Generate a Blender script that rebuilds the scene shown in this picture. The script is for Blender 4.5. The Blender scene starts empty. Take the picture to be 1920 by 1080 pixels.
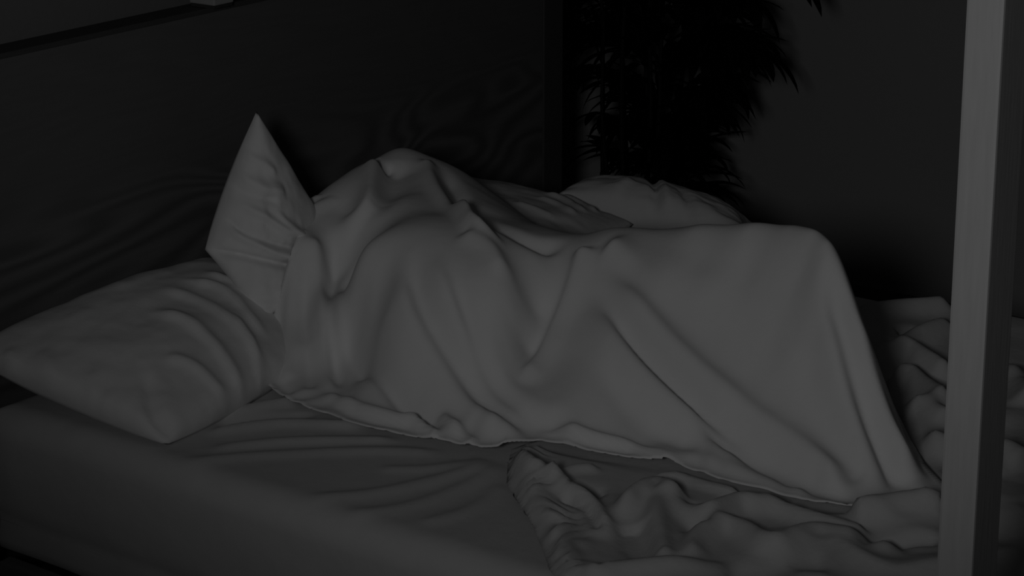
import bpy, bmesh, math, random
import numpy as np
from mathutils import Vector, Matrix, noise

SC = bpy.context.scene
COL = SC.collection

# ------------------------------------------------------------------ camera, light, exposure
SHEET_POINTS = [[0.2231, 0.72, 0.8754], [0.1976, 0.8, 0.8936], [0.1831, 0.89, 0.9031], [0.1945, 0.95, 0.9133], [0.1988, 1.03, 0.916], [0.2652, 1.05, 0.9119], [0.3383, 1.05, 0.8915], [0.4033, 1.02, 0.8795], [0.5321, 0.88, 0.8826], [0.5856, 0.9, 0.8637], [0.6427, 0.92, 0.8513], [0.7047, 0.92, 0.8483], [0.8142, 0.84, 0.8784], [0.8612, 0.86, 0.8948], [0.9371, 0.85, 0.9082], [1.067, 0.83, 0.9377], [1.1861, 0.82, 0.9618], [1.2738, 0.82, 0.98], [1.3268, 0.8, 0.988], [1.369, 0.78, 0.9784], [1.4016, 0.77, 0.939], [1.4345, 0.76, 0.8881], [1.4816, 0.72, 0.8297], [1.5244, 0.69, 0.7494], [1.5959, 0.65, 0.6714], [1.6555, 0.62, 0.6191], [0.4889, 0.58, 0.8739], [0.5379, 0.62, 0.8987], [0.5941, 0.65, 0.9042], [0.6643, 0.66, 0.8975], [0.4732, 0.54, 0.8288], [0.4651, 0.52, 0.7669], [0.749, 0.63, 0.8772], [0.8027, 0.61, 0.8392], [0.8249, 0.585, 0.7974], [0.8392, 0.545, 0.7486], [0.8585, 0.5, 0.7033], [0.6064, 0.53, 0.8346], [0.6936, 0.55, 0.8456], [0.5964, 0.475, 0.7621], [0.7097, 0.46, 0.7471], [0.7867, 0.49, 0.7541], [0.7293, 0.4, 0.6646], [0.8369, 0.42, 0.6615], [0.932, 0.42, 0.6524], [0.3697, 0.73, 0.8972], [0.3911, 0.81, 0.9048], [0.4656, 0.84, 0.8984], [0.541, 0.83, 0.8789], [0.2838, 0.73, 0.8599], [0.3311, 0.68, 0.8229], [0.2922, 0.91, 0.9132], [0.3636, 0.92, 0.9102], [0.3509, 0.625, 0.7609], [0.4823, 0.5, 0.6879], [0.562, 0.45, 0.6544], [0.3531, 0.575, 0.7523], [0.4188, 0.495, 0.6984], [0.3206, 0.6, 0.8413], [0.3153, 0.555, 0.7957], [0.2927, 0.53, 0.7418], [0.3131, 0.48, 0.6812], [0.3475, 0.415, 0.6298], [0.4069, 0.46, 0.6842], [0.4912, 0.375, 0.63], [0.7812, 0.71, 0.8621], [0.8144, 0.735, 0.8399], [0.8284, 0.65, 0.7688], [0.8482, 0.585, 0.7172], [0.8389, 0.68, 0.7947], [0.8629, 0.755, 0.8652], [0.8757, 0.68, 0.7911], [0.9013, 0.605, 0.7329], [0.8903, 0.55, 0.6946], [0.9992, 0.655, 0.791], [1.025, 0.56, 0.7208], [1.0978, 0.5, 0.654], [1.0129, 0.455, 0.6595], [0.9957, 0.755, 0.8468], [1.1059, 0.765, 0.8648], [1.2153, 0.77, 0.884], [1.331, 0.755, 0.9098], [1.1119, 0.66, 0.7708], [1.2066, 0.69, 0.7815], [1.3097, 0.7, 0.7999], [1.3986, 0.69, 0.8214], [1.1695, 0.565, 0.6897], [1.2588, 0.6, 0.6986], [1.3518, 0.625, 0.7116], [1.4578, 0.62, 0.7177], [1.3492, 0.535, 0.6417], [1.4443, 0.55, 0.65], [1.537, 0.565, 0.6578], [1.5808, 0.6, 0.6366], [0.3685, 0.3715, 0.606], [0.4801, 0.3248, 0.606], [0.5728, 0.3087, 0.606], [0.7055, 0.3017, 0.606], [0.8124, 0.322, 0.606], [0.9154, 0.3437, 0.606], [0.9556, 0.3861, 0.606], [0.9895, 0.4213, 0.606], [1.0861, 0.4305, 0.606], [1.1629, 0.4498, 0.606], [1.2263, 0.4714, 0.606], [1.2839, 0.4645, 0.606], [1.3402, 0.4578, 0.606], [1.4113, 0.4596, 0.606], [1.492, 0.4589, 0.606], [1.5744, 0.4909, 0.606], [1.6293, 0.539, 0.606], [1.6948, 0.5744, 0.606], [0.08, 0.8, 0.74], [0.05, 0.95, 0.68], [0.15, 1.15, 0.64], [0.35, 1.3, 0.61], [0.6, 1.3, 0.61], [0.9, 1.25, 0.61], [1.2, 1.2, 0.62], [1.26, 1.08, 0.64], [1.38, 0.93, 0.7], [1.46, 0.84, 0.68], [1.53, 0.8, 0.612], [1.59, 0.72, 0.61], [1.65, 0.66, 0.606], [1.44, 0.94, 0.606], [1.36, 1.07, 0.606], [0.2, 1.18, 0.78], [0.42, 1.2, 0.74], [0.6, 1.14, 0.72], [0.85, 1.02, 0.76], [1.15, 0.98, 0.8], [1.33, 0.94, 0.78]]
SHEET_OUTLINE = [[0.3685, 0.3715], [0.4801, 0.3248], [0.5728, 0.3087], [0.7055, 0.3017], [0.8124, 0.322], [0.9154, 0.3437], [0.9556, 0.3861], [0.9895, 0.4213], [1.0861, 0.4305], [1.1629, 0.4498], [1.2263, 0.4714], [1.2839, 0.4645], [1.3402, 0.4578], [1.4113, 0.4596], [1.492, 0.4589], [1.5744, 0.4909], [1.6293, 0.539], [1.6948, 0.5744], [1.7, 0.605], [1.66, 0.66], [1.6, 0.72], [1.54, 0.8], [1.45, 0.93], [1.36, 1.06], [1.2, 1.22], [0.9, 1.28], [0.6, 1.3], [0.35, 1.3], [0.15, 1.15], [0.05, 0.95], [0.12, 0.78], [0.19, 0.74], [0.268, 0.63], [0.285, 0.57], [0.285, 0.52], [0.298, 0.47], [0.325, 0.415], [0.345, 0.385]]
SHEET_CREASES = [([[0.8774, 0.761], [0.9809, 0.7029], [1.107, 0.6493], [1.2422, 0.61], [1.3937, 0.5678], [1.562, 0.5159]], 0.032, 0.03, 0.022, (0.25, 0.1)), ([[0.9103, 0.7291], [1.0229, 0.6546], [1.1542, 0.6087], [1.2845, 0.5744], [1.4194, 0.5394], [1.5374, 0.5058]], -0.032, 0.02, 0.018, (0.25, 0.1)), ([[0.9268, 0.6942], [1.041, 0.6074], [1.1419, 0.5736], [1.2665, 0.5495], [1.4087, 0.5212]], 0.022400000000000003, 0.025, 0.03, (0.3, 0.2)), ([[1.0104, 0.619], [1.0706, 0.5607], [1.168, 0.5311], [1.2861, 0.5157]], -0.016, 0.02, 0.03, (0.3, 0.2)), ([[0.8878, 0.7924], [1.0135, 0.7644], [1.1511, 0.7463], [1.2862, 0.7408]], 0.016, 0.03, 0.03, (0.1, 0.4)), ([[0.8988, 0.7752], [1.0017, 0.7453], [1.1201, 0.7033]], 0.0128, 0.02, 0.02, (0.1, 0.4)), ([[1.3446, 0.797], [1.3953, 0.7613], [1.4381, 0.7319], [1.4958, 0.6933], [1.553, 0.6649], [1.6191, 0.6236]], 0.0256, 0.022, 0.03, (0.35, 0.1)), ([[1.3752, 0.759], [1.4222, 0.722], [1.4783, 0.6764], [1.5346, 0.6394], [1.5971, 0.6071], [1.6353, 0.5677]], -0.0416, 0.02, 0.02, (0.2, 0.1)), ([[1.344, 0.7686], [1.4013, 0.7126], [1.4595, 0.6635], [1.5192, 0.6196], [1.5954, 0.5694]], 0.0256, 0.022, 0.03, (0.4, 0.1)), ([[1.3611, 0.7014], [1.4209, 0.6499], [1.4893, 0.599], [1.5648, 0.5504]], -0.016, 0.02, 0.03, (0.3, 0.1)), ([[0.5849, 0.5755], [0.6645, 0.504], [0.7702, 0.4618], [0.9005, 0.4315], [1.0139, 0.4363]], -0.024, 0.018, 0.02, (0.2, 0.15)), ([[0.5472, 0.5647], [0.6501, 0.4807], [0.7583, 0.4444], [0.9044, 0.409], [0.9864, 0.4258]], 0.0176, 0.025, 0.025, (0.25, 0.15)), ([[0.6322, 0.5729], [0.73, 0.5172], [0.8135, 0.4951], [0.9127, 0.465], [1.0278, 0.4498]], 0.016, 0.018, 0.018, (0.2, 0.2)), ([[0.6716, 0.5627], [0.7715, 0.5112], [0.8332, 0.4845], [0.9076, 0.4638], [0.967, 0.4544], [1.0494, 0.4519]], -0.0288, 0.016, 0.016, (0.3, 0.15)), ([[0.6483, 0.6467], [0.7326, 0.6355], [0.7966, 0.5975]], 0.016, 0.02, 0.02, (0.2, 0.2)), ([[0.2942, 0.523], [0.334, 0.4636], [0.3893, 0.3909], [0.4763, 0.3372]], -0.0144, 0.01, 0.012, (0.2, 0.1)), ([[0.4279, 0.665], [0.4038, 0.625], [0.42, 0.575], [0.4826, 0.51], [0.5752, 0.45], [0.6988, 0.39], [0.8433, 0.345]], -0.034, 0.024, 0.016, (0.15, 0.12)), ([[0.5354, 0.58], [0.5211, 0.53], [0.5491, 0.485], [0.6394, 0.435], [0.765, 0.385], [0.8873, 0.35]], 0.012, 0.02, 0.026, (0.2, 0.15)), ([[0.301, 0.64], [0.3574, 0.57], [0.4293, 0.49], [0.5424, 0.38]], 0.014, 0.012, 0.012, (0.15, 0.15)), ([[0.3073, 0.67], [0.3755, 0.585], [0.4441, 0.505], [0.5415, 0.41]], -0.018, 0.012, 0.014, (0.15, 0.15)), ([[0.2993, 0.6], [0.3352, 0.55], [0.4008, 0.475], [0.499, 0.37]], -0.014, 0.01, 0.012, (0.15, 0.1)), ([[0.2976, 0.55], [0.3484, 0.48], [0.4326, 0.38]], 0.01, 0.012, 0.012, (0.2, 0.1)), ([[0.2401, 0.9079], [0.3446, 0.7436], [0.3369, 0.6904], [0.3474, 0.6594]], 0.0256, 0.016, 0.03, (0.15, 0.15)), ([[0.2665, 0.9433], [0.367, 0.7869], [0.3939, 0.6988]], -0.019200000000000002, 0.03, 0.03, (0.2, 0.2)), ([[0.3036, 0.9994], [0.4137, 0.8816], [0.5401, 0.7761], [0.6291, 0.7087]], 0.016, 0.016, 0.02, (0.1, 0.2)), ([[0.3261, 1.0274], [0.4574, 0.8978], [0.5948, 0.7925], [0.7341, 0.742], [0.812, 0.7952]], -0.022400000000000003, 0.02, 0.02, (0.2, 0.1)), ([[0.54, 0.8129], [0.6435, 0.6977], [0.7213, 0.6693], [0.759, 0.6694]], 0.032, 0.014, 0.018, (0.15, 0.35)), ([[0.2158, 0.9236], [0.2673, 0.8864], [0.2687, 0.9217]], -0.0128, 0.008, 0.008, (0.1, 0.1)), ([[0.8539, 0.7764], [0.8711, 0.7054], [0.877, 0.6488], [0.8851, 0.5719], [0.8925, 0.5029]], 0.0208, 0.028, 0.012, (0.1, 0.15)), ([[0.5154, 0.3775], [0.6467, 0.3442], [0.7551, 0.3494], [0.8535, 0.3474]], 0.016, 0.012, 0.014, (0.15, 0.15)), ([[0.5711, 0.342], [0.688, 0.3239], [0.7843, 0.3431]], -0.011200000000000002, 0.008, 0.01, (0.15, 0.15)), ([[0.7256, 0.3719], [0.7809, 0.3477], [0.8298, 0.3309]], 0.019200000000000002, 0.008, 0.01, (0.2, 0.05)), ([[0.7909, 0.3832], [0.8558, 0.3607], [0.9023, 0.3456]], 0.0128, 0.01, 0.01, (0.2, 0.05)), ([[0.9642, 0.4414], [1.051, 0.4494], [1.1473, 0.4749], [1.2658, 0.4773]], 0.019200000000000002, 0.012, 0.016, (0.15, 0.15)), ([[0.9805, 0.4345], [1.0762, 0.4456], [1.1738, 0.4679]], -0.0144, 0.008, 0.008, (0.15, 0.15)), ([[1.1555, 0.4974], [1.2875, 0.495], [1.4308, 0.4801], [1.5387, 0.4836]], 0.016, 0.02, 0.02, (0.15, 0.15)), ([[1.204, 0.5629], [1.3489, 0.5356], [1.4668, 0.5074], [1.5686, 0.5027]], -0.032, 0.012, 0.014, (0.3, 0.1))]
MATTRESS_CREASES = [([[0.3844, 0.2213], [0.4171, 0.2894], [0.4637, 0.3747]], 0.012, 0.012, 0.02, (0.15, 0.15)), ([[0.4268, 0.1472], [0.5061, 0.2644], [0.6616, 0.3566]], 0.01, 0.012, 0.018, (0.15, 0.15)), ([[0.4782, 0.0925], [0.5615, 0.2011], [0.6545, 0.2717], [0.7539, 0.3345]], 0.008, 0.012, 0.016, (0.15, 0.15)), ([[0.4773, 0.0249], [0.5846, 0.1458], [0.7319, 0.2685], [0.8608, 0.3374]], 0.006, 0.014, 0.018, (0.15, 0.15)), ([[0.4167, 0.1867], [0.4688, 0.2767], [0.5428, 0.3441]], -0.006, 0.01, 0.01, (0.15, 0.15)), ([[0.756, 0.0341], [0.8472, 0.1239], [0.9051, 0.2457], [0.9416, 0.3644]], 0.006, 0.014, 0.02, (0.15, 0.15)), ([[0.8419, 0.016], [0.9255, 0.1125], [0.9568, 0.254], [0.9576, 0.3582]], 0.005, 0.014, 0.02, (0.15, 0.15)), ([[0.7838, 0.2034], [0.8585, 0.2609], [0.9299, 0.3562]], 0.004, 0.012, 0.016, (0.15, 0.15)), ([[0.1717, 0.0167], [0.3839, 0.0123], [0.5513, 0.0421]], 0.004, 0.03, 0.03, (0.15, 0.15)), ([[0.9847, 0.0648], [1.0208, 0.1657], [1.0102, 0.2911]], 0.005, 0.014, 0.02, (0.15, 0.15))]
BLANKET_CREASES = [([[0.9839, 0.3288], [1.0736, 0.2803], [1.1354, 0.2698], [1.2254, 0.2295], [1.2952, 0.1681]], 0.028, 0.02, 0.02, (0.15, 0.15)), ([[1.1589, 0.2341], [1.2182, 0.2245], [1.2762, 0.1788]], -0.022, 0.008, 0.01, (0.15, 0.15)), ([[1.1302, 0.2531], [1.1051, 0.3156], [1.1207, 0.3593], [1.1535, 0.3766]], 0.012, 0.01, 0.012, (0.15, 0.15)), ([[1.1502, 0.2801], [1.2063, 0.2929]], -0.016, 0.03, 0.02, (0.1, 0.1)), ([[1.2769, 0.2216], [1.2601, 0.3163], [1.2823, 0.3578], [1.3563, 0.3191], [1.3984, 0.3158], [1.4188, 0.3878], [1.4862, 0.3917]], 0.034, 0.018, 0.022, (0.15, 0.15)), ([[1.2786, 0.3553], [1.3286, 0.2624], [1.3863, 0.1822], [1.4314, 0.1223]], 0.026, 0.02, 0.02, (0.15, 0.15)), ([[1.3241, 0.3487], [1.3835, 0.2896], [1.4153, 0.2514]], -0.018, 0.02, 0.02, (0.1, 0.2)), ([[1.2975, 0.23], [1.3442, 0.1784], [1.3924, 0.1312]], -0.018, 0.025, 0.02, (0.1, 0.1)), ([[1.4654, 0.1459], [1.4233, 0.2196], [1.4296, 0.2956], [1.4793, 0.294], [1.5547, 0.2416]], 0.024, 0.018, 0.022, (0.15, 0.15)), ([[1.3285, 0.0069], [1.3894, 0.0799], [1.4673, 0.1428], [1.5301, 0.1997]], 0.026, 0.018, 0.025, (0.2, 0.45)), ([[1.2316, 0.3899], [1.2787, 0.4361], [1.3434, 0.4327], [1.4057, 0.4312]], 0.02, 0.012, 0.014, (0.15, 0.15)), ([[1.4182, 0.4269], [1.4985, 0.4065], [1.5831, 0.3917], [1.6566, 0.3952]], 0.024, 0.012, 0.018, (0.15, 0.15)), ([[1.5914, 0.4339], [1.65, 0.4917], [1.718, 0.5291]], 0.034, 0.022, 0.028, (0.1, 0.05)), ([[1.5447, 0.2257], [1.5724, 0.3367], [1.641, 0.3494], [1.73, 0.3542]], 0.024, 0.02, 0.025, (0.15, 0.15)), ([[1.5076, 0.1555], [1.5754, 0.2026], [1.646, 0.2626]], -0.012, 0.03, 0.03, (0.15, 0.15)), ([[1.6533, 0.3236], [1.6927, 0.3969], [1.7556, 0.4405]], -0.016, 0.018, 0.018, (0.15, 0.15)), ([[1.1621, 1.3579], [1.2222, 1.4411], [1.3143, 1.5386]], 0.03, 0.03, 0.03, (0.15, 0.15)), ([[1.2281, 1.2441], [1.3174, 1.2297], [1.3273, 1.3129], [1.3584, 1.4331]], 0.03, 0.025, 0.025, (0.15, 0.15)), ([[1.3031, 1.1095], [1.3478, 1.2136], [1.4074, 1.1819], [1.4851, 1.1301]], 0.04, 0.02, 0.03, (0.15, 0.15)), ([[1.3755, 1.0029], [1.4027, 1.0902], [1.4708, 1.0355], [1.5516, 0.9462]], 0.04, 0.015, 0.03, (0.15, 0.15)), ([[1.4543, 0.8787], [1.4923, 0.9366], [1.5797, 0.9039]], 0.026, 0.025, 0.03, (0.15, 0.15)), ([[1.5481, 0.7632], [1.5823, 0.8014], [1.6353, 0.7949]], 0.022, 0.025, 0.03, (0.15, 0.15)), ([[1.271, 1.3326], [1.3075, 1.3579]], -0.02, 0.02, 0.02, (0.1, 0.1)), ([[1.6939, 0.7242], [1.7146, 0.7936], [1.7693, 0.7765]], 0.03, 0.03, 0.03, (0.15, 0.15)), ([[1.5228, 1.2262], [1.5787, 1.195], [1.6719, 1.0612]], 0.03, 0.03, 0.03, (0.15, 0.15))]
BLANKET_OUTLINE = [[0.955, 0.385], [0.985, 0.33], [1.03, 0.262], [1.095, 0.205], [1.162, 0.15], [1.22, 0.09], [1.268, 0.038], [1.3, 0.012], [1.93, 0.012], [1.93, 1.585], [1.3, 1.58], [1.1, 1.47], [1.05, 1.0], [1.0, 0.6]]
PILLOW_CORNERS = {'near': [[-0.045, 0.0, 0.7], [0.03, 0.62, 0.74], [0.385, 0.5, 0.625], [0.425, 0.055, 0.612]], 'stand': [[0.1736, 0.6, 1.0901], [0.1302, 0.48, 0.8179], [0.2783, 0.48, 0.6967], [0.2232, 0.8, 0.7435]], 'mid': [[0.1, 1.0, 0.8], [0.1, 1.42, 0.75], [0.6, 1.38, 0.73], [0.64, 1.0, 0.7]], 'far': [[0.3735, 1.4, 0.7543], [0.29, 1.6, 0.715], [0.8, 1.6, 0.7], [0.8975, 1.38, 0.7546]]}
PILLOW_CREASES = {'near': [([[0.1652, -0.4549], [0.3253, 0.0261], [0.3626, 0.5475], [0.2996, 1.0116]], 0.01, 0.05, 0.07, (0.2, 0.15)), ([[0.4064, -0.4482], [0.5775, -0.02], [0.5736, 0.7004]], 0.01, 0.04, 0.06, (0.2, 0.15)), ([[-0.0812, -0.2252], [0.0367, 0.2681], [-0.0063, 0.8151], [-0.161, 1.2867]], 0.012, 0.05, 0.07, (0.2, 0.15)), ([[0.6214, -0.4752], [0.774, -0.0675], [0.7993, 0.3862]], 0.009, 0.04, 0.05, (0.2, 0.15)), ([[-0.4071, 0.3856], [-0.2862, 0.6356], [-0.2712, 1.0002]], 0.009, 0.05, 0.06, (0.2, 0.15)), ([[-0.5858, 0.4242], [-0.8867, 0.7873], [-0.9321, 1.0803], [-0.7021, 1.3342]], -0.012, 0.05, 0.06, (0.2, 0.15)), ([[-0.8111, -0.4405], [-0.9974, -0.0506], [-1.233, 0.1471]], 0.006, 0.05, 0.05, (0.2, 0.15)), ([[-0.7781, 0.0861], [-1.0492, 0.366], [-1.269, 0.5172]], 0.006, 0.04, 0.04, (0.2, 0.15)), ([[-0.8654, 0.3433], [-1.1134, 0.5258], [-1.3029, 0.7097]], 0.006, 0.04, 0.04, (0.2, 0.15)), ([[-0.8964, -0.6668], [-1.0223, -0.4468], [-1.1551, -0.3628]], 0.008, 0.04, 0.04, (0.2, 0.15)), ([[0.4199, 0.3066], [0.3549, 0.7172], [0.1466, 1.0879]], 0.008, 0.03, 0.05, (0.2, 0.15))], 'stand': [([[-0.0541, -1.0747], [-0.2655, -0.6741], [-0.5722, -0.3355]], 0.012, 0.06, 0.07, (0.2, 0.15)), ([[0.2983, -1.04], [0.0398, -0.5386], [-0.1313, -0.1265], [-0.4572, 0.2391]], 0.012, 0.05, 0.06, (0.2, 0.15)), ([[0.6826, -1.0498], [0.5175, -0.6707], [0.2098, -0.0075], [-0.2691, 0.5176]], 0.014, 0.05, 0.06, (0.2, 0.15)), ([[0.4652, -1.0662], [0.4201, -0.5414], [-0.0041, 0.1141], [-0.4128, 0.416]], -0.01, 0.04, 0.04, (0.2, 0.15)), ([[-0.1581, -0.3737], [-0.2981, 0.0243], [-0.4999, 0.4382]], 0.01, 0.04, 0.05, (0.2, 0.15)), ([[-0.2825, -1.1629], [-0.4714, -0.8521], [-0.6231, -0.5364]], 0.007, 0.05, 0.05, (0.2, 0.15)), ([[0.9811, -1.0387], [0.8168, -0.6548], [0.2774, 0.1934], [-0.22, 0.6492]], -0.018, 0.05, 0.05, (0.2, 0.15)), ([[0.0794, -1.0514], [-0.0068, -0.7809], [-0.3251, -0.3895]], -0.008, 0.04, 0.04, (0.2, 0.15))], 'mid': [([[0.3965, 0.1163], [0.4327, 0.3365], [0.2931, 0.6332]], 0.008, 0.05, 0.05, (0.2, 0.15)), ([[0.6687, 0.0995], [0.6709, 0.3415], [0.4939, 0.6595]], 0.008, 0.04, 0.05, (0.2, 0.15)), ([[0.8977, 0.1684], [0.8616, 0.4012], [0.6798, 0.6938]], 0.008, 0.04, 0.05, (0.2, 0.15)), ([[-0.0655, 0.1122], [0.0022, 0.3088], [0.0017, 0.5358]], 0.006, 0.05, 0.05, (0.2, 0.15))], 'far': [([[-2.2424, -0.7954], [-3.6721, -0.7166], [-5.0972, -0.5507]], 0.01, 0.05, 0.06, (0.2, 0.15)), ([[-2.3256, -0.6758], [-1.8011, -0.4987], [-0.1029, -0.2961]], 0.008, 0.08, 0.1, (0.2, 0.15)), ([[1.5186, -0.212], [-1.3871, 0.0999], [-4.0312, 0.2996]], -0.014, 0.07, 0.08, (0.2, 0.15)), ([[0.707, -0.0975], [-1.3931, 0.2344], [-2.588, 0.5644]], 0.012, 0.05, 0.07, (0.2, 0.15)), ([[0.09, 0.1964], [-1.4046, 0.4996], [-2.7243, 0.7716]], -0.01, 0.05, 0.06, (0.2, 0.15)), ([[-0.5681, -0.2611], [-2.7828, 0.0102], [-4.833, 0.2051]], 0.008, 0.06, 0.07, (0.2, 0.15))]}
FRONDS = [[[0.1136, 2.3046, 0.5585], [-0.0962, 2.3433, 0.6038]], [[0.0828, 2.339, 0.6389], [-0.1393, 2.4098, 0.6835]], [[0.043, 2.328, 0.8045], [-0.1955, 2.3956, 0.8162]], [[0.1105, 2.1858, 0.9137], [-0.0666, 2.1803, 0.953]], [[-0.0187, 2.3687, 0.9272], [-0.2315, 2.3925, 0.9769]], [[0.0211, 2.3602, 0.9484], [-0.0823, 2.2983, 1.0829]], [[0.1092, 2.2738, 0.8532], [0.038, 2.2333, 0.9711]], [[0.1512, 2.2888, 0.8558], [0.0378, 2.3006, 1.0797]], [[0.2299, 2.1826, 0.8704], [0.3499, 2.1373, 1.0081]], [[0.2006, 2.2359, 0.7827], [0.309, 2.3025, 0.8879]], [[0.1923, 2.3331, 0.8829], [0.4249, 2.2787, 0.9573]], [[0.1866, 2.3394, 0.9706], [0.382, 2.2816, 1.0023]], [[0.2057, 2.3035, 1.0376], [0.3993, 2.2438, 1.1103]], [[0.2968, 2.1804, 0.8649], [0.3442, 2.2398, 0.8745]], [[0.2106, 2.2219, 0.6975], [0.3087, 2.1764, 0.8017]], [[0.1314, 2.3765, 0.5762], [0.1646, 2.4361, 0.6428]], [[0.2459, 2.2379, 0.5717], [0.241, 2.3117, 0.6225]], [[0.2185, 2.2878, 0.5101], [0.2304, 2.3163, 0.5359]], [[0.1789, 2.221, 0.6329], [0.2198, 2.2915, 0.7294]], [[0.0857, 2.3181, 0.6898], [-0.031, 2.3928, 0.7673]], [[0.0963, 2.3587, 0.683], [0.1118, 2.3266, 0.859]], [[0.1787, 2.2522, 0.5653], [0.149, 2.1988, 0.6783]], [[0.1871, 2.2091, 0.5689], [0.2589, 2.1396, 0.6923]], [[0.2553, 2.2403, 1.1679], [0.53, 2.2568, 1.1918]], [[0.1995, 2.1807, 0.7933], [0.2764, 2.2091, 1.031]], [[0.174, 2.2476, 0.9253], [0.2536, 2.2172, 1.1137]], [[0.1063, 2.3437, 0.626], [0.0365, 2.3406, 0.7399]], [[0.1809, 2.2432, 0.7187], [0.2469, 2.2402, 0.8325]], [[0.0829, 2.3209, 0.7501], [0.0037, 2.2501, 0.8291]], [[0.1242, 2.375, 0.5443], [0.1312, 2.2987, 0.7155]], [[0.0942, 2.33, 0.7803], [0.145, 2.3851, 0.8981]], [[0.2926, 2.1836, 0.965], [0.3765, 2.2297, 1.0674]], [[0.104, 2.2532, 0.8862], [-0.0427, 2.2658, 0.9566]], [[0.2276, 2.1818, 1.0011], [0.3788, 2.1093, 1.1142]], [[0.1823, 2.2162, 0.6043], [0.0438, 2.289, 0.613]], [[0.1807, 2.2193, 0.5883], [0.2065, 2.2602, 0.6285]], [[0.0765, 2.3659, 0.5857], [0.1033, 2.4367, 0.6525]], [[0.2264, 2.2489, 0.7837], [0.3197, 2.2256, 0.874]], [[0.2197, 2.2849, 0.8948], [0.2925, 2.329, 0.955]], [[0.3308, 2.2016, 0.9665], [0.4355, 2.2414, 1.0007]], [[0.1908, 2.3394, 0.7913], [0.2344, 2.397, 0.7785]], [[0.1289, 2.1873, 0.7676], [0.0348, 2.2587, 0.7101]], [[0.1916, 2.1982, 0.6698], [0.271, 2.1728, 0.7606]], [[0.0736, 2.3022, 0.9339], [-0.0554, 2.3691, 1.0147]], [[-0.1021, 2.248, 1.0131], [-0.2001, 2.3159, 1.0534]], [[-0.0925, 2.289, 0.9472], [-0.1353, 2.259, 0.9624]], [[0.256, 2.2434, 1.0668], [0.3635, 2.1918, 1.1426]], [[0.1858, 2.1956, 1.0377], [0.3135, 2.1395, 1.1451]]]
CAM_LOC = [2.87818, -2.38475, 2.05]
CAM_AXES = [[0.8216, 0.5701, 0.0], [-0.132, 0.1903, 0.9728], [0.5546, -0.7992, 0.2316]]

def setup_view():
    cam = bpy.data.cameras.new('camera'); co = bpy.data.objects.new('camera', cam); COL.objects.link(co)
    m = Matrix.Identity(4)
    for c in range(3):
        for r_ in range(3): m[r_][c] = CAM_AXES[c][r_]
    m.translation = Vector(CAM_LOC); co.matrix_world = m
    cam.sensor_width = 36; cam.lens = 3780 / 1920 * 36
    cam.shift_y = -(540 - 200) / 1920
    cam.clip_start = .05
    SC.camera = co
    w = bpy.data.worlds.new('night'); SC.world = w; w.use_nodes = True
    b = w.node_tree.nodes['Background']; b.inputs[0].default_value = (1, 1, 1, 1); b.inputs[1].default_value = .0065
    SC.view_settings.view_transform = 'Standard'; SC.view_settings.look = 'None'
    SC.view_settings.gamma = 1; SC.view_settings.exposure = 0; SC.view_settings.use_curve_mapping = False
    # the infrared illuminator that stands near the camera
    l = bpy.data.lights.new('illuminator', 'SPOT'); l.energy = 43; l.spot_size = math.radians(72); l.spot_blend = .6
    l.shadow_soft_size = .22; l.color = (1, 1, 1)
    lo = bpy.data.objects.new('illuminator', l); COL.objects.link(lo)
    lo.location = (2.50, -2.68, 2.12)
    d = Vector((.98, 1.0, 2.22)) - lo.location
    lo.rotation_euler = d.to_track_quat('-Z', 'Y').to_euler()
setup_view()

# ------------------------------------------------------------------ helpers
def mat(name, g, rough=.8, bump=0, scale=40, var=0, spec=.2, stretch=None):
    m = bpy.data.materials.new(name); m.use_nodes = True; nt = m.node_tree; N = nt.nodes; L = nt.links
    b = N['Principled BSDF']; b.inputs['Base Color'].default_value = (g, g, g, 1); b.inputs['Roughness'].default_value = rough
    b.inputs['Specular IOR Level'].default_value = spec
    tc = N.new('ShaderNodeTexCoord'); mp = N.new('ShaderNodeMapping'); L.new(tc.outputs['Object'], mp.inputs[0])
    if stretch: mp.inputs['Scale'].default_value = stretch
    n = N.new('ShaderNodeTexNoise'); n.inputs['Scale'].default_value = scale; n.inputs['Detail'].default_value = 5
    L.new(mp.outputs[0], n.inputs['Vector'])
    if var:
        r = N.new('ShaderNodeMapRange'); r.inputs[3].default_value = g * (1 - var); r.inputs[4].default_value = g * (1 + var)
        L.new(n.outputs[0], r.inputs[0]); cb = N.new('ShaderNodeCombineColor')
        for i in range(3): L.new(r.outputs[0], cb.inputs[i])
        L.new(cb.outputs[0], b.inputs['Base Color'])
    if bump:
        bp = N.new('ShaderNodeBump'); bp.inputs['Strength'].default_value = 1; bp.inputs['Distance'].default_value = bump
        L.new(n.outputs[0], bp.inputs['Height']); L.new(bp.outputs[0], b.inputs['Normal'])
    return m
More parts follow.
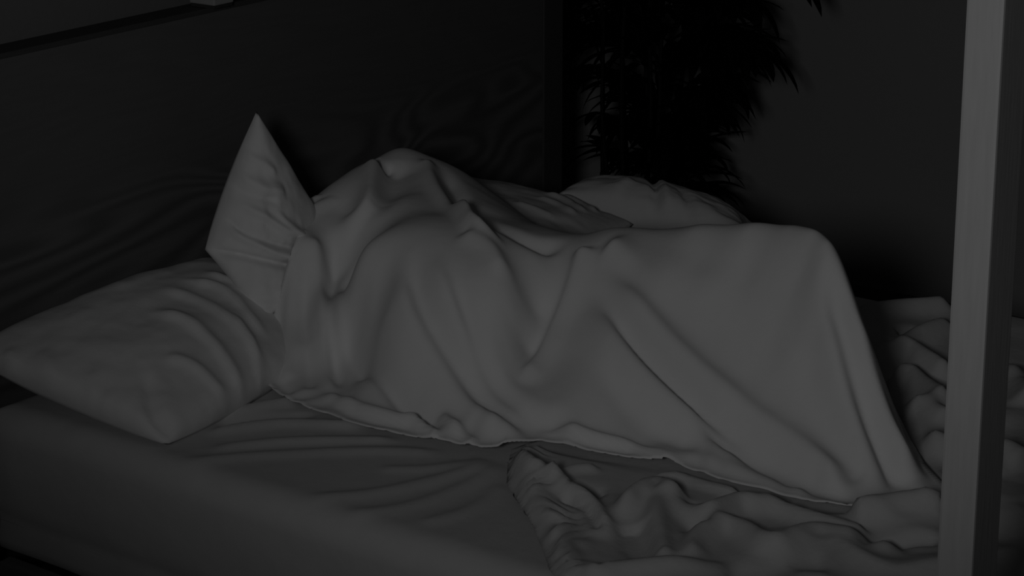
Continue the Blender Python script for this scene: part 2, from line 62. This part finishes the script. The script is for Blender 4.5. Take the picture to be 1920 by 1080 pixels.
def grain_mat(name, g):
    """flat-sawn veneer: contour lines of a stretched noise field"""
    m = bpy.data.materials.new(name); m.use_nodes = True; nt = m.node_tree; N = nt.nodes; L = nt.links
    b = N['Principled BSDF']; b.inputs['Roughness'].default_value = .6; b.inputs['Specular IOR Level'].default_value = .25
    tc = N.new('ShaderNodeTexCoord'); mp = N.new('ShaderNodeMapping'); mp.inputs['Scale'].default_value = (1, .9, 3.4)
    mp.inputs['Location'].default_value = (0, .35, .2)
    L.new(tc.outputs['Object'], mp.inputs[0])
    n = N.new('ShaderNodeTexNoise'); n.inputs['Scale'].default_value = 1.5; n.inputs['Detail'].default_value = 1.2; n.inputs['Distortion'].default_value = .35
    L.new(mp.outputs[0], n.inputs['Vector'])
    mu = N.new('ShaderNodeMath'); mu.operation = 'MULTIPLY'; mu.inputs[1].default_value = 75
    si = N.new('ShaderNodeMath'); si.operation = 'SINE'; L.new(n.outputs[0], mu.inputs[0]); L.new(mu.outputs[0], si.inputs[0])
    # figured board below, plain board above
    sx = N.new('ShaderNodeSeparateXYZ'); L.new(tc.outputs['Object'], sx.inputs[0])
    fg = N.new('ShaderNodeMapRange'); fg.inputs[1].default_value = .86; fg.inputs[2].default_value = .98; fg.inputs[3].default_value = .22; fg.inputs[4].default_value = .02
    L.new(sx.outputs[2], fg.inputs[0])
    am = N.new('ShaderNodeMath'); am.operation = 'MULTIPLY'; L.new(si.outputs[0], am.inputs[0]); L.new(fg.outputs[0], am.inputs[1])
    ad = N.new('ShaderNodeMath'); ad.operation = 'ADD'; ad.inputs[1].default_value = 1; L.new(am.outputs[0], ad.inputs[0])
    f = N.new('ShaderNodeTexNoise'); f.inputs['Scale'].default_value = 30; f.inputs['Detail'].default_value = 3
    m2 = N.new('ShaderNodeMapping'); m2.inputs['Scale'].default_value = (1, .15, 4); L.new(tc.outputs['Object'], m2.inputs[0]); L.new(m2.outputs[0], f.inputs['Vector'])
    fr = N.new('ShaderNodeMapRange'); fr.inputs[3].default_value = g * .9; fr.inputs[4].default_value = g * 1.1; L.new(f.outputs[0], fr.inputs[0])
    o = N.new('ShaderNodeMath'); o.operation = 'MULTIPLY'; L.new(ad.outputs[0], o.inputs[0]); L.new(fr.outputs[0], o.inputs[1])
    cb = N.new('ShaderNodeCombineColor')
    for i in range(3): L.new(o.outputs[0], cb.inputs[i])
    L.new(cb.outputs[0], b.inputs['Base Color'])
    return m

M_SHEET = mat('cotton_sheet', .80, .75, .0012, 22, .03)
M_FIT = mat('fitted_cotton', .62, .8, .0012, 26, .03)
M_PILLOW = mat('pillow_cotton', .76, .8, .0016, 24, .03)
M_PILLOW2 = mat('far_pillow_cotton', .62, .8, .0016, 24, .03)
M_BLANKET = mat('blanket_cotton', .58, .8, .0016, 30, .04)
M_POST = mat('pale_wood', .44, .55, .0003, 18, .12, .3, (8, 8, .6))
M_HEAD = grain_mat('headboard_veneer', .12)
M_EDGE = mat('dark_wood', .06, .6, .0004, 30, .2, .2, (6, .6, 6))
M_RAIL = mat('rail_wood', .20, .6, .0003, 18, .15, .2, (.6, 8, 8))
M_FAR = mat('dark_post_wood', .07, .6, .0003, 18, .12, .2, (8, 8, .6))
M_WALL = mat('wall_paint', .26, .9, .0006, 60, .02, .1)
M_WALL2 = mat('grey_wall_paint', .16, .9, .0006, 60, .02, .1)
M_SKIRT = mat('skirting_paint', .14, .6, 0, 20, .05, .2)
M_FLOOR = mat('floor_boards', .10, .5, .0004, 12, .25, .2, (6, .6, 1))
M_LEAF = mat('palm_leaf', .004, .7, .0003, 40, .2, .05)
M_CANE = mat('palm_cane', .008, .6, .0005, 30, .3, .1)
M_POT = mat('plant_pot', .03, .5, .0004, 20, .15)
M_SOIL = mat('soil', .02, 1, .004, 60, .4)
M_BOX = mat('pale_card', .30, .7, 0, 20, .03)
M_BOX2 = mat('card_lid_and_shadow', .04, .7, 0, 20, .03)  # dark card of the lid, also the painted shadow under the box

def link(name, me, m, parent=None):
    if m and not me.materials: me.materials.append(m)
    o = bpy.data.objects.new(name, me); COL.objects.link(o)
    if parent: o.parent = parent
    return o
def from_bm(name, bm, m, parent=None, smooth=False, local=True):
    bmesh.ops.recalc_face_normals(bm, faces=bm.faces)
    me = bpy.data.meshes.new(name)
    if parent is not None and local: bmesh.ops.translate(bm, verts=bm.verts, vec=-parent.location)
    bm.to_mesh(me); bm.free()
    if smooth:
        for p in me.polygons: p.use_smooth = True
    return link(name, me, m, parent)
def box(bm, x0, x1, y0, y1, z0, z1, bev=0, seg=2):
    r = bmesh.ops.create_cube(bm, size=1)
    for v in r['verts']:
        v.co = Vector(((x0 + x1) / 2 + v.co.x * (x1 - x0), (y0 + y1) / 2 + v.co.y * (y1 - y0), (z0 + z1) / 2 + v.co.z * (z1 - z0)))
    if bev:
        es = {e for v in r['verts'] for e in v.link_edges}
        bmesh.ops.bevel(bm, geom=list(es), offset=bev, segments=seg, affect='EDGES', profile=.6)
def boxobj(name, dims, m, parent=None, bev=.003):
    bm = bmesh.new(); box(bm, *dims, bev=bev); return from_bm(name, bm, m, parent)
def lathe(bm, prof, cx, cy, n=40):
    rings = []
    for r, z in prof:
        rings.append([bm.verts.new((cx + r * math.cos(2 * math.pi * k / n), cy + r * math.sin(2 * math.pi * k / n), z)) for k in range(n)])
    for a, b in zip(rings, rings[1:]):
        for k in range(n): bm.faces.new((a[k], a[(k + 1) % n], b[(k + 1) % n], b[k]))
    bm.faces.new(rings[0]); bm.faces.new(rings[-1])
def tube(bm, pts, rad, n=8):
    rings = []
    for i, p in enumerate(pts):
        t = (pts[min(i + 1, len(pts) - 1)] - pts[max(i - 1, 0)]).normalized()
        u = t.cross(Vector((0, 0, 1)) if abs(t.z) < .9 else Vector((1, 0, 0))).normalized(); w = t.cross(u)
        r = rad[i] if hasattr(rad, '__len__') else rad
        rings.append([bm.verts.new(p + (u * math.cos(2 * math.pi * k / n) + w * math.sin(2 * math.pi * k / n)) * r) for k in range(n)])
    for a, b in zip(rings, rings[1:]):
        for k in range(n): bm.faces.new((a[k], a[(k + 1) % n], b[(k + 1) % n], b[k]))
    bm.faces.new(rings[0]); bm.faces.new(rings[-1])
def tag(o, label, cat, group=None):
    o['label'] = label; o['category'] = cat
    if group: o['group'] = group
    return o
def empty(name, loc, label, cat, group=None):
    o = bpy.data.objects.new(name, None); COL.objects.link(o); o.location = loc; o.empty_display_size = .1
    return tag(o, label, cat, group)
def structure(name, dims, m):
    o = boxobj(name, dims, m, bev=0); o['kind'] = 'structure'; return o

# ------------------------------------------------------------------ room
MZ = .60
structure('floor', (-2.4, 4.6, -3.2, 2.82, -.1, 0), M_FLOOR)
structure('wall_head', (-.24, -.112, -3.2, 2.035, 0, 2.7), M_WALL2)
structure('wall_far', (-2.4, 4.6, 2.70, 2.82, 0, 2.7), M_WALL)
structure('wall_left', (-2.52, -2.4, -3.2, 2.82, 0, 2.7), M_WALL)
structure('ceiling', (-2.52, 4.6, -3.2, 2.82, 2.7, 2.8), M_WALL)
structure('baseboard_far', (-2.4, 4.6, 2.685, 2.70, 0, .215), M_SKIRT)

# ------------------------------------------------------------------ bed
bed = empty('four_poster_bed', (1.0, .80, 0), 'large wooden four poster bed with a grained panel headboard and square corner posts', 'bed')
boxobj('headboard', (-.08, -.03, -.60, 1.95, .22, 1.267), M_HEAD, bed, .002)
boxobj('headboard_cap', (-.098, -.028, -.602, 1.95, 1.257, 1.269), M_EDGE, bed, .003)  # top ledge; its dark tone also paints in the shadow band there
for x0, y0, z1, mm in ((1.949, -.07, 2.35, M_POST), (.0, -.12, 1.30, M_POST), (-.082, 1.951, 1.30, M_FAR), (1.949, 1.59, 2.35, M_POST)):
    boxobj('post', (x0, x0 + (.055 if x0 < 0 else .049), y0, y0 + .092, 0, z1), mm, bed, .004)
boxobj('side_rail', (.05, 1.949, -.03, .0, .265, .312), M_RAIL, bed)
boxobj('side_rail', (-.03, 1.949, 1.606, 1.636, .255, .315), M_EDGE, bed)
boxobj('foot_rail', (1.953, 1.983, .02, 1.592, .255, .315), M_EDGE, bed)
for i in range(10):
    x = .12 + i * .195
    boxobj('slat', (x, x + .08, .0, 1.606, .285, .305), M_EDGE, bed, .002)
boxobj('centre_leg', (.97, 1.03, .77, .83, 0, .285), M_EDGE, bed)

bm = bmesh.new(); box(bm, -.014, 1.935, .014, 1.59, .318, .588, .035, 4)
mt = from_bm('mattress', bm, M_FIT, None, True)
tag(mt, 'thick mattress wrapped in the fitted sheet, resting on the bed frame', 'mattress')

import numpy as np
def rbf_fit(P, smooth=0.0):
    P = np.asarray(P, float); xy = P[:, :2]; n = len(P)
    d = np.linalg.norm(xy[:, None] - xy[None], axis=2)
    K = np.where(d > 0, d * d * np.log(d + 1e-12), 0) + np.eye(n) * smooth
    A = np.zeros((n + 3, n + 3)); A[:n, :n] = K
    A[:n, n] = 1; A[:n, n + 1:] = xy; A[n, :n] = 1; A[n + 1:, :n] = xy.T
    w = np.linalg.solve(A, np.r_[P[:, 2], 0, 0, 0])
    return xy, w
def rbf_eval(fit, X, Y):
    xy, w = fit; n = len(xy)
    Z = w[n] + w[n + 1] * X + w[n + 2] * Y
    for i in range(n):
        d2 = (X - xy[i, 0]) ** 2 + (Y - xy[i, 1]) ** 2
        Z = Z + w[i] * np.where(d2 > 1e-14, 0.5 * d2 * np.log(d2 + 1e-20), 0)
    return Z
def poly_dist(pts, X, Y):
    """signed distance (left of travel positive) and arc parameter 0..1 for every sample"""
    pts = np.asarray(pts, float); seg = np.diff(pts, axis=0); L = np.linalg.norm(seg, axis=1)
    cum = np.r_[0, np.cumsum(L)]; best = np.full(X.shape, 1e9); sg = np.zeros(X.shape); tt = np.zeros(X.shape)
    for i in range(len(seg)):
        dx, dy = seg[i] / L[i]; px = X - pts[i, 0]; py = Y - pts[i, 1]
        t = np.clip(px * dx + py * dy, 0, L[i])
        ex = px - t * dx; ey = py - t * dy; d = np.hypot(ex, ey)
        m = d < best; best = np.where(m, d, best)
        sg = np.where(m, np.sign(dx * py - dy * px), sg); tt = np.where(m, (cum[i] + t) / cum[-1], tt)
    return best * sg, tt
def smooth_poly(pts, k=6):
    """Catmull-Rom through the points"""
    p = np.asarray(pts, float); p = np.vstack([2 * p[0] - p[1], p, 2 * p[-1] - p[-2]]); out = []
    for i in range(1, len(p) - 2):
        for j in range(k):
            t = j / k
            out.append(.5 * (2 * p[i] + (p[i + 1] - p[i - 1]) * t + (2 * p[i - 1] - 5 * p[i] + 4 * p[i + 1] - p[i + 2]) * t * t
                             + (3 * p[i] - p[i - 1] - 3 * p[i + 1] + p[i + 2]) * t ** 3))
    out.append(p[-2]); return np.array(out)
def crease(pts, amp, wl, wr, X, Y, fade=(.15, .15)):
    s, t = poly_dist(smooth_poly(pts) if len(pts) > 2 else pts, X, Y)
    w = np.where(s > 0, wl, wr)
    e = np.clip(t / max(fade[0], 1e-3), 0, 1) * np.clip((1 - t) / max(fade[1], 1e-3), 0, 1)
    e = e * e * (3 - 2 * e)
    return amp * e * np.exp(-(s / w) ** 2)
def inside(poly, X, Y):
    c = np.zeros(X.shape, bool); n = len(poly)
    for i in range(n):
        x1, y1 = poly[i]; x2, y2 = poly[(i + 1) % n]
        if y1 == y2: continue
        m = ((y1 > Y) != (y2 > Y)) & (X < (x2 - x1) * (Y - y1) / (y2 - y1) + x1); c ^= m
    return c


def sumcrease(cr, X, Y):
    Z = np.zeros(X.shape)
    for pts, amp, wl, wr, f in cr: Z += crease(pts, amp, wl, wr, X, Y, f)
    return Z
def fbm(X, Y, sc, seed=0., oct=3, ax=1., ay=1.):
    out = np.zeros(X.shape); f = out.ravel(); xs = X.ravel(); ys = Y.ravel()
    for i in range(f.size):
        f[i] = noise.fractal(Vector((xs[i] * sc * ax + seed, ys[i] * sc * ay, seed)), 1.0, 2.0, oct)
    return f.reshape(X.shape)

# fitted sheet: top with rounded edges running down the sides
def fitted_sheet():
    x0, x1, y0, y1, zt, zb = -.022, 1.942, .004, 1.60, MZ, .322
    R_ = .055
    def axis(a, b, n):
        """parameter -> (coordinate, drop): side wall, quarter round, flat top"""
        H_ = zt - zb - R_; out = []
        for k in range(9): out.append((a, R_ + H_ * (1 - k / 9)))
        for k in range(9): t = math.pi / 2 * k / 9; out.append((a + R_ * (1 - math.cos(t)), R_ * (1 - math.sin(t))))
        for k in range(n + 1): out.append((a + R_ + (b - a - 2 * R_) * k / n, 0))
        rest = [(a + b - c, d) for c, d in out[:18]][::-1]
        return out + rest
    ax = axis(x0, x1, 190); ay = axis(y0, y1, 180)
    U = np.array([c for c, d in ax]); DU = np.array([d for c, d in ax]); V = np.array([c for c, d in ay]); DV = np.array([d for c, d in ay])
    X, Y = np.meshgrid(U, V, indexing='ij'); D = np.maximum(DU[:, None], DV[None, :])
    Z = zt - D
    top = np.clip(1 - D / .05, 0, 1)
    Z += top * np.clip((1.06 - X + .4 * np.clip(.3 - Y, 0, 1)) / .1, .1, 1) * np.minimum(sumcrease(MATTRESS_CREASES, X, Y) + .004 * fbm(X, Y, 3.2, 3.3, 2), .013)
    # soft ripples on the side walls and a gathered lower edge
    side = np.clip((D - .05) / .1, 0, 1)
    ripple = .004 * fbm(X * 1 + D * .3, D * 3, 6, 9.1, 2)
    near = (np.arange(len(V)) < 18)[None, :]; headm = (np.arange(len(U)) < 18)[:, None]; foot = (np.arange(len(U)) >= len(U) - 18)[:, None]
    hemr = np.exp(-((D - .255) / .010) ** 2) * .014 - np.exp(-((D - .228) / .012) ** 2) * .010
    Y = Y - near * side * (ripple + hemr); X = X - headm * side * (ripple) + foot * side * ripple
    nx, ny = X.shape; vs = np.stack([X, Y, Z], -1).reshape(-1, 3)
    # corner columns where both walls run down would overlap: keep the rounded minimum
    faces = []
    for i in range(nx - 1):
        for j in range(ny - 1):
            if (DU[i] > R_ or DU[i + 1] > R_) and (DV[j] > R_ or DV[j + 1] > R_): continue
            faces.append((i * ny + j, (i + 1) * ny + j, (i + 1) * ny + j + 1, i * ny + j + 1))
    me = bpy.data.meshes.new('fitted_sheet'); me.from_pydata(vs.tolist(), [], faces)
    for p in me.polygons: p.use_smooth = True
    o = link('fitted_sheet', me, M_FIT)
    bm = bmesh.new(); bm.from_mesh(me); bmesh.ops.delete(bm, geom=[v for v in bm.verts if not v.link_faces], context='VERTS')
    bmesh.ops.recalc_face_normals(bm, faces=bm.faces); bm.to_mesh(me); bm.free()
    return tag(o, 'smooth pale fitted sheet pulled over the mattress, creased beside the draped mound', 'fitted sheet')
fitted_sheet()

def clip_grid(name, X, Y, Z, poly, m, edge, thick, label, cat, jitter=0.):
    """cloth surface over a grid, cut along an outline, edge vertices pulled on to it"""
    ins = inside(poly, X, Y); nx, ny = X.shape
    dist, _ = poly_dist(poly + [poly[0]], X, Y); dist = np.abs(dist)
    h = X[1, 0] - X[0, 0]
    keep = ins | (dist < h * .7)
    idx = -np.ones(X.shape, int); vs = []; faces = []
    P_ = np.array(poly + [poly[0]])
    for i in range(nx - 1):
        for j in range(ny - 1):
            if keep[i, j] and keep[i + 1, j] and keep[i + 1, j + 1] and keep[i, j + 1]:
                q = []
                for a, b in ((i, j), (i + 1, j), (i + 1, j + 1), (i, j + 1)):
                    if idx[a, b] < 0:
                        idx[a, b] = len(vs); x, y, z = X[a, b], Y[a, b], Z[a, b]
                        if dist[a, b] < h * .75:
                            best = None
                            for k in range(len(P_) - 1):
                                d = P_[k + 1] - P_[k]; t = np.clip(np.dot((x, y) - P_[k], d) / np.dot(d, d), 0, 1); c = P_[k] + d * t
                                e = np.hypot(*(c - (x, y)))
                                if best is None or e < best[0]: best = (e, c)
                            x, y = best[1]
                        vs.append((x, y, z))
                    q.append(idx[a, b])
                faces.append(q)
    me = bpy.data.meshes.new(name); me.from_pydata(vs, [], faces)
    for p in me.polygons: p.use_smooth = True
    o = link(name, me, m)
    so = o.modifiers.new('thickness', 'SOLIDIFY'); so.thickness = thick; so.offset = -1
    return tag(o, label, cat)

def blanket_height(X, Y):
    Z = MZ + .014 + .016 * (fbm(X, Y, 4.5, 1.7, 1, 1, 1.2) + .35)
    Z += .010 * np.abs(fbm(X, Y, 7, 7.7, 1))
    Z += np.clip((X - 1.5) / .15, 0, 1) * .022 * (1 - np.abs(fbm(X, Y, 4.5, 3.7, 2)) * 2)
    Z += sumcrease(BLANKET_CREASES, X, Y)
    # ruffled band along the hemmed edge
    e = BLANKET_OUTLINE[:8]; s, t = poly_dist(smooth_poly(e), X, Y)
    band = np.exp(-((np.abs(s) - .035) / .035) ** 2)
    Z += band * .0045 * np.sin(t * 85 + 16 * fbm(X, Y, 9, 2.2, 2)) * (1 + fbm(X, Y, 14, 6.2, 1)) + .012 * np.exp(-((np.abs(s) - .03) / .03) ** 2)
    d, _ = poly_dist(BLANKET_OUTLINE + [BLANKET_OUTLINE[0]], X, Y); d = np.abs(d)
    k = np.clip(d / .03, 0, 1); k = k * (2 - k)
    return MZ + .007 + np.maximum(Z - MZ - .007, 0) * (.15 + .85 * k)

def bedding():
    h = .0075
    X, Y = np.meshgrid(np.arange(.93, 1.945, h), np.arange(.0, 1.75, h), indexing='ij')
    ZB = blanket_height(X, Y)
    # the part under the mound lies flat
    SX, SY = X, Y
    ins = inside(SHEET_OUTLINE, SX, SY); dd, _ = poly_dist(SHEET_OUTLINE + [SHEET_OUTLINE[0]], SX, SY); dd = np.abs(dd) * np.where(ins, 1, -1)
    k = np.clip((dd + .035) / .03, 0, 1); ZB = ZB * (1 - k) + (MZ + .016) * k
    clip_grid('blanket', X, Y, ZB, BLANKET_OUTLINE, M_BLANKET, 0, .003,
              'rumpled pale blanket with a gathered hem, crumpled over the foot half of the mattress', 'blanket')
    h = .006
    X, Y = np.meshgrid(np.arange(.0, 1.75, h), np.arange(.28, 1.36, h), indexing='ij')
    fit = rbf_fit(SHEET_POINTS, .0005)
    Z = rbf_eval(fit, X, Y) + sumcrease(SHEET_CREASES, X, Y)
    Z += .003 * fbm(X, Y, 7, 4.4, 2)
    d, t = poly_dist(SHEET_OUTLINE + [SHEET_OUTLINE[0]], X, Y); d = np.abs(d)
    # small puckers near the hem
    front = Y < .75
    Z += front * np.exp(-(d / .05) ** 2) * .0045 * (np.sin(X * 70 + 9 * fbm(X, Y, 5, 8.8, 2)) + .4)
    base = MZ + .017 + .006 * np.exp(-(d / .012) ** 2)
    base = np.where(X > .94, base + .006, base)
    q = .012                                     # soft contact with what lies below
    Z = base + q * np.logaddexp(0, (Z - base) / q)
    clip_grid('bed_sheet', X, Y, Z, SHEET_OUTLINE, M_SHEET, 0, .0025,
              'large pale sheet draped in long folds over a hidden mound and raised to two peaks', 'bed sheet')
bedding()

# ------------------------------------------------------------------ pillows
def pillow(name, c, T, Tb, mtl, label, creases=(), seed=0., pw=.42, group=None, ears=(.07, .09), amp=.006, n=72):
    a, b, cc, d = [np.array(q, float) for q in c]        # a->b is u, a->d is v
    u = np.linspace(-1, 1, n); v = np.linspace(-1, 1, int(n * .8))
    U, V = np.meshgrid(u, v, indexing='ij')
    # ears: mid-edges pulled in
    Ue = U * (1 - ears[0] * (1 - V ** 2)); Ve = V * (1 - ears[1] * (1 - U ** 2))
    s = (Ue + 1) / 2; t = (Ve + 1) / 2
    S_ = (a[None, None] * ((1 - s) * (1 - t))[..., None] + b * (s * (1 - t))[..., None] + cc * (s * t)[..., None] + d * ((1 - s) * t)[..., None])
    nrm = np.cross(b - a, d - a); nrm /= np.linalg.norm(nrm)
    if np.dot(nrm, np.array(CAM_LOC) - a) < 0: nrm = -nrm      # the plump side lies upward, into the room
    pr = (np.clip(1 - U ** 2, 0, 1) * np.clip(1 - V ** 2, 0, 1)) ** pw
    W = sumcrease(creases, U, V) if creases else 0
    Nz = fbm(U, V, 2.2, seed, 3) * amp
    er = np.clip(pr * 3, 0, 1)
    top = S_ + nrm * (pr * T + (W + Nz) * er)[..., None]
    bot = S_ - nrm * (pr * Tb)[..., None]
    nx, ny = U.shape; vs = top.reshape(-1, 3).tolist(); faces = []
    I = lambda i, j: i * ny + j
    bi = {}
    for i in range(nx):
        for j in range(ny):
            if i in (0, nx - 1) or j in (0, ny - 1): bi[i, j] = I(i, j)
            else: bi[i, j] = len(vs); vs.append(bot[i, j].tolist())
    for i in range(nx - 1):
        for j in range(ny - 1):
            faces.append((I(i, j), I(i + 1, j), I(i + 1, j + 1), I(i, j + 1)))
            faces.append((bi[i, j], bi[i, j + 1], bi[i + 1, j + 1], bi[i + 1, j]))
    me = bpy.data.meshes.new(name); me.from_pydata(vs, [], faces)
    for p in me.polygons: p.use_smooth = True
    o = link(name, me, mtl)
    return tag(o, label, 'pillow', group)

PC, PK = PILLOW_CORNERS, PILLOW_CREASES
pillow('pillow', PC['near'], .085, .04, M_PILLOW,
       'plump pale pillow at the near head corner, overhanging the mattress edge', PK['near'], 2.0, ears=(-.04, -.05), pw=.36, group='pillows on the bed')
pillow('pillow', PC['stand'], .07, .045, M_PILLOW,
       'pale pillow propped upright on one corner against the headboard', PK['stand'], 5.0, ears=(.02, -.03), group='pillows on the bed')
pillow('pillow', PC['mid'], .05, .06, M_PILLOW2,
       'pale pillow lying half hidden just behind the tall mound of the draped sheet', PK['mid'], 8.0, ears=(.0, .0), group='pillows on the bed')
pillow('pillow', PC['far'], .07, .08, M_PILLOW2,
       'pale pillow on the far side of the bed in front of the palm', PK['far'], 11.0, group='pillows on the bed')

# ------------------------------------------------------------------ small box on the headboard
bx = empty('small_box', (-.04, .705, 1.2695), 'small pale box sitting on top of the headboard, its front slightly overhanging', 'box')
boxobj('box_body', (-.075, -.004, .675, .735, 1.2765, 1.33), M_BOX, bx, .003)
boxobj('box_base_shadow', (-.073, -.006, .677, .733, 1.2695, 1.2765), M_BOX2, bx, .001)  # thin dark slab standing in for the shadow beneath the box
boxobj('box_lid', (-.076, -.003, .674, .736, 1.33, 1.345), M_BOX2, bx, .003)

# ------------------------------------------------------------------ palm behind the bed
random.seed(11)
PX, PY = .08, 2.25
palm = empty('potted_palm', (PX, PY, 0), 'tall dark potted palm with drooping fronds standing beyond the bed against the wall', 'potted plant')
bm = bmesh.new(); lathe(bm, [(.11, 0), (.13, .01), (.165, .26), (.175, .27), (.175, .30), (.155, .30), (.15, .25)], PX, PY)
from_bm('pot', bm, M_POT, palm, True)
bm = bmesh.new(); lathe(bm, [(.151, .245), (.150, .262), (.06, .27)], PX, PY); from_bm('soil', bm, M_SOIL, palm, True)
def leaflet(bm, base, d, length, width, droop, up):
    """narrow pointed blade, folded along its midrib, curving down"""
    n = 7; side = d.cross(up).normalized(); L_ = []; M_ = []; R_ = []
    p = base.copy(); dd = d.normalized()
    for i in range(n + 1):
        t = i / n; w = width * (math.sin(math.pi * min(1, t * .92 + .08)) ** .7) * .5
        nn = side.cross(dd).normalized()
        M_.append(bm.verts.new(p)); L_.append(bm.verts.new(p + side * w + nn * w * .3)); R_.append(bm.verts.new(p - side * w + nn * w * .3))
        dd = (dd + Vector((0, 0, -droop / n))).normalized(); p = p + dd * length / n
    for i in range(n):
        bm.faces.new((L_[i], M_[i], M_[i + 1], L_[i + 1])); bm.faces.new((M_[i], R_[i], R_[i + 1], M_[i + 1]))
canes = []
for k in range(9):
    a = k * 2.4; r0 = .03 + .09 * ((k * .618) % 1)
    base = Vector((PX + r0 * math.cos(a), PY + r0 * math.sin(a), .25))
    top = base + Vector((.10 * math.cos(a) + random.uniform(-.04, .04), .06 * math.sin(a), random.uniform(.75, 1.75)))
    pts = [base.lerp(top, i / 10) + Vector((.012 * math.sin(i * .7 + k), 0, 0)) for i in range(11)]
    bm = bmesh.new(); rr = [.0075 - .0003 * i for i in range(11)]; tube(bm, pts, rr, 8)
    for i in range(1, 10): tube(bm, [pts[i] - Vector((0, 0, .004)), pts[i] + Vector((0, 0, .004))], rr[i] * 1.25, 8)
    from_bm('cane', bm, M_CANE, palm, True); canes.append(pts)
def frond(p0, p1, nl, ll):
    bm = bmesh.new(); p0 = Vector(p0); p1 = Vector(p1); d = p1 - p0
    mid = (p0 + p1) / 2 + Vector((0, 0, .16 * d.length))
    # stalk down to the nearest cane
    best = min((q for c in canes for q in c if q.z < p0.z + .02), key=lambda q: (q - p0).length)
    pts = []
    for i in range(13):
        t = i / 12; pts.append(p0 * (1 - t) ** 2 + mid * 2 * t * (1 - t) + p1 * t * t)
    stalk = [best.lerp(p0, i / 4) for i in range(4)]
    tube(bm, stalk + pts, [.0035] * 4 + [.003 - .00015 * i for i in range(13)], 6)
    for k in range(nl):
        t = .12 + .88 * k / (nl - 1); i = min(11, int(t * 12)); f = t * 12 - i
        q = pts[i].lerp(pts[i + 1], f); tg = (pts[i + 1] - pts[i]).normalized()
        sd = tg.cross(Vector((0, 0, 1))).normalized()
        for s in (1, -1):
            dr = (tg * (.75 + .5 * t) + sd * s * (1.0 - .55 * t) + Vector((0, 0, random.uniform(-.1, .25)))).normalized()
            leaflet(bm, q, dr, ll * random.uniform(.7, 1.25) * (1 - .25 * abs(t - .5)), .032, random.uniform(.3, 1.9), Vector((0, 0, 1)))
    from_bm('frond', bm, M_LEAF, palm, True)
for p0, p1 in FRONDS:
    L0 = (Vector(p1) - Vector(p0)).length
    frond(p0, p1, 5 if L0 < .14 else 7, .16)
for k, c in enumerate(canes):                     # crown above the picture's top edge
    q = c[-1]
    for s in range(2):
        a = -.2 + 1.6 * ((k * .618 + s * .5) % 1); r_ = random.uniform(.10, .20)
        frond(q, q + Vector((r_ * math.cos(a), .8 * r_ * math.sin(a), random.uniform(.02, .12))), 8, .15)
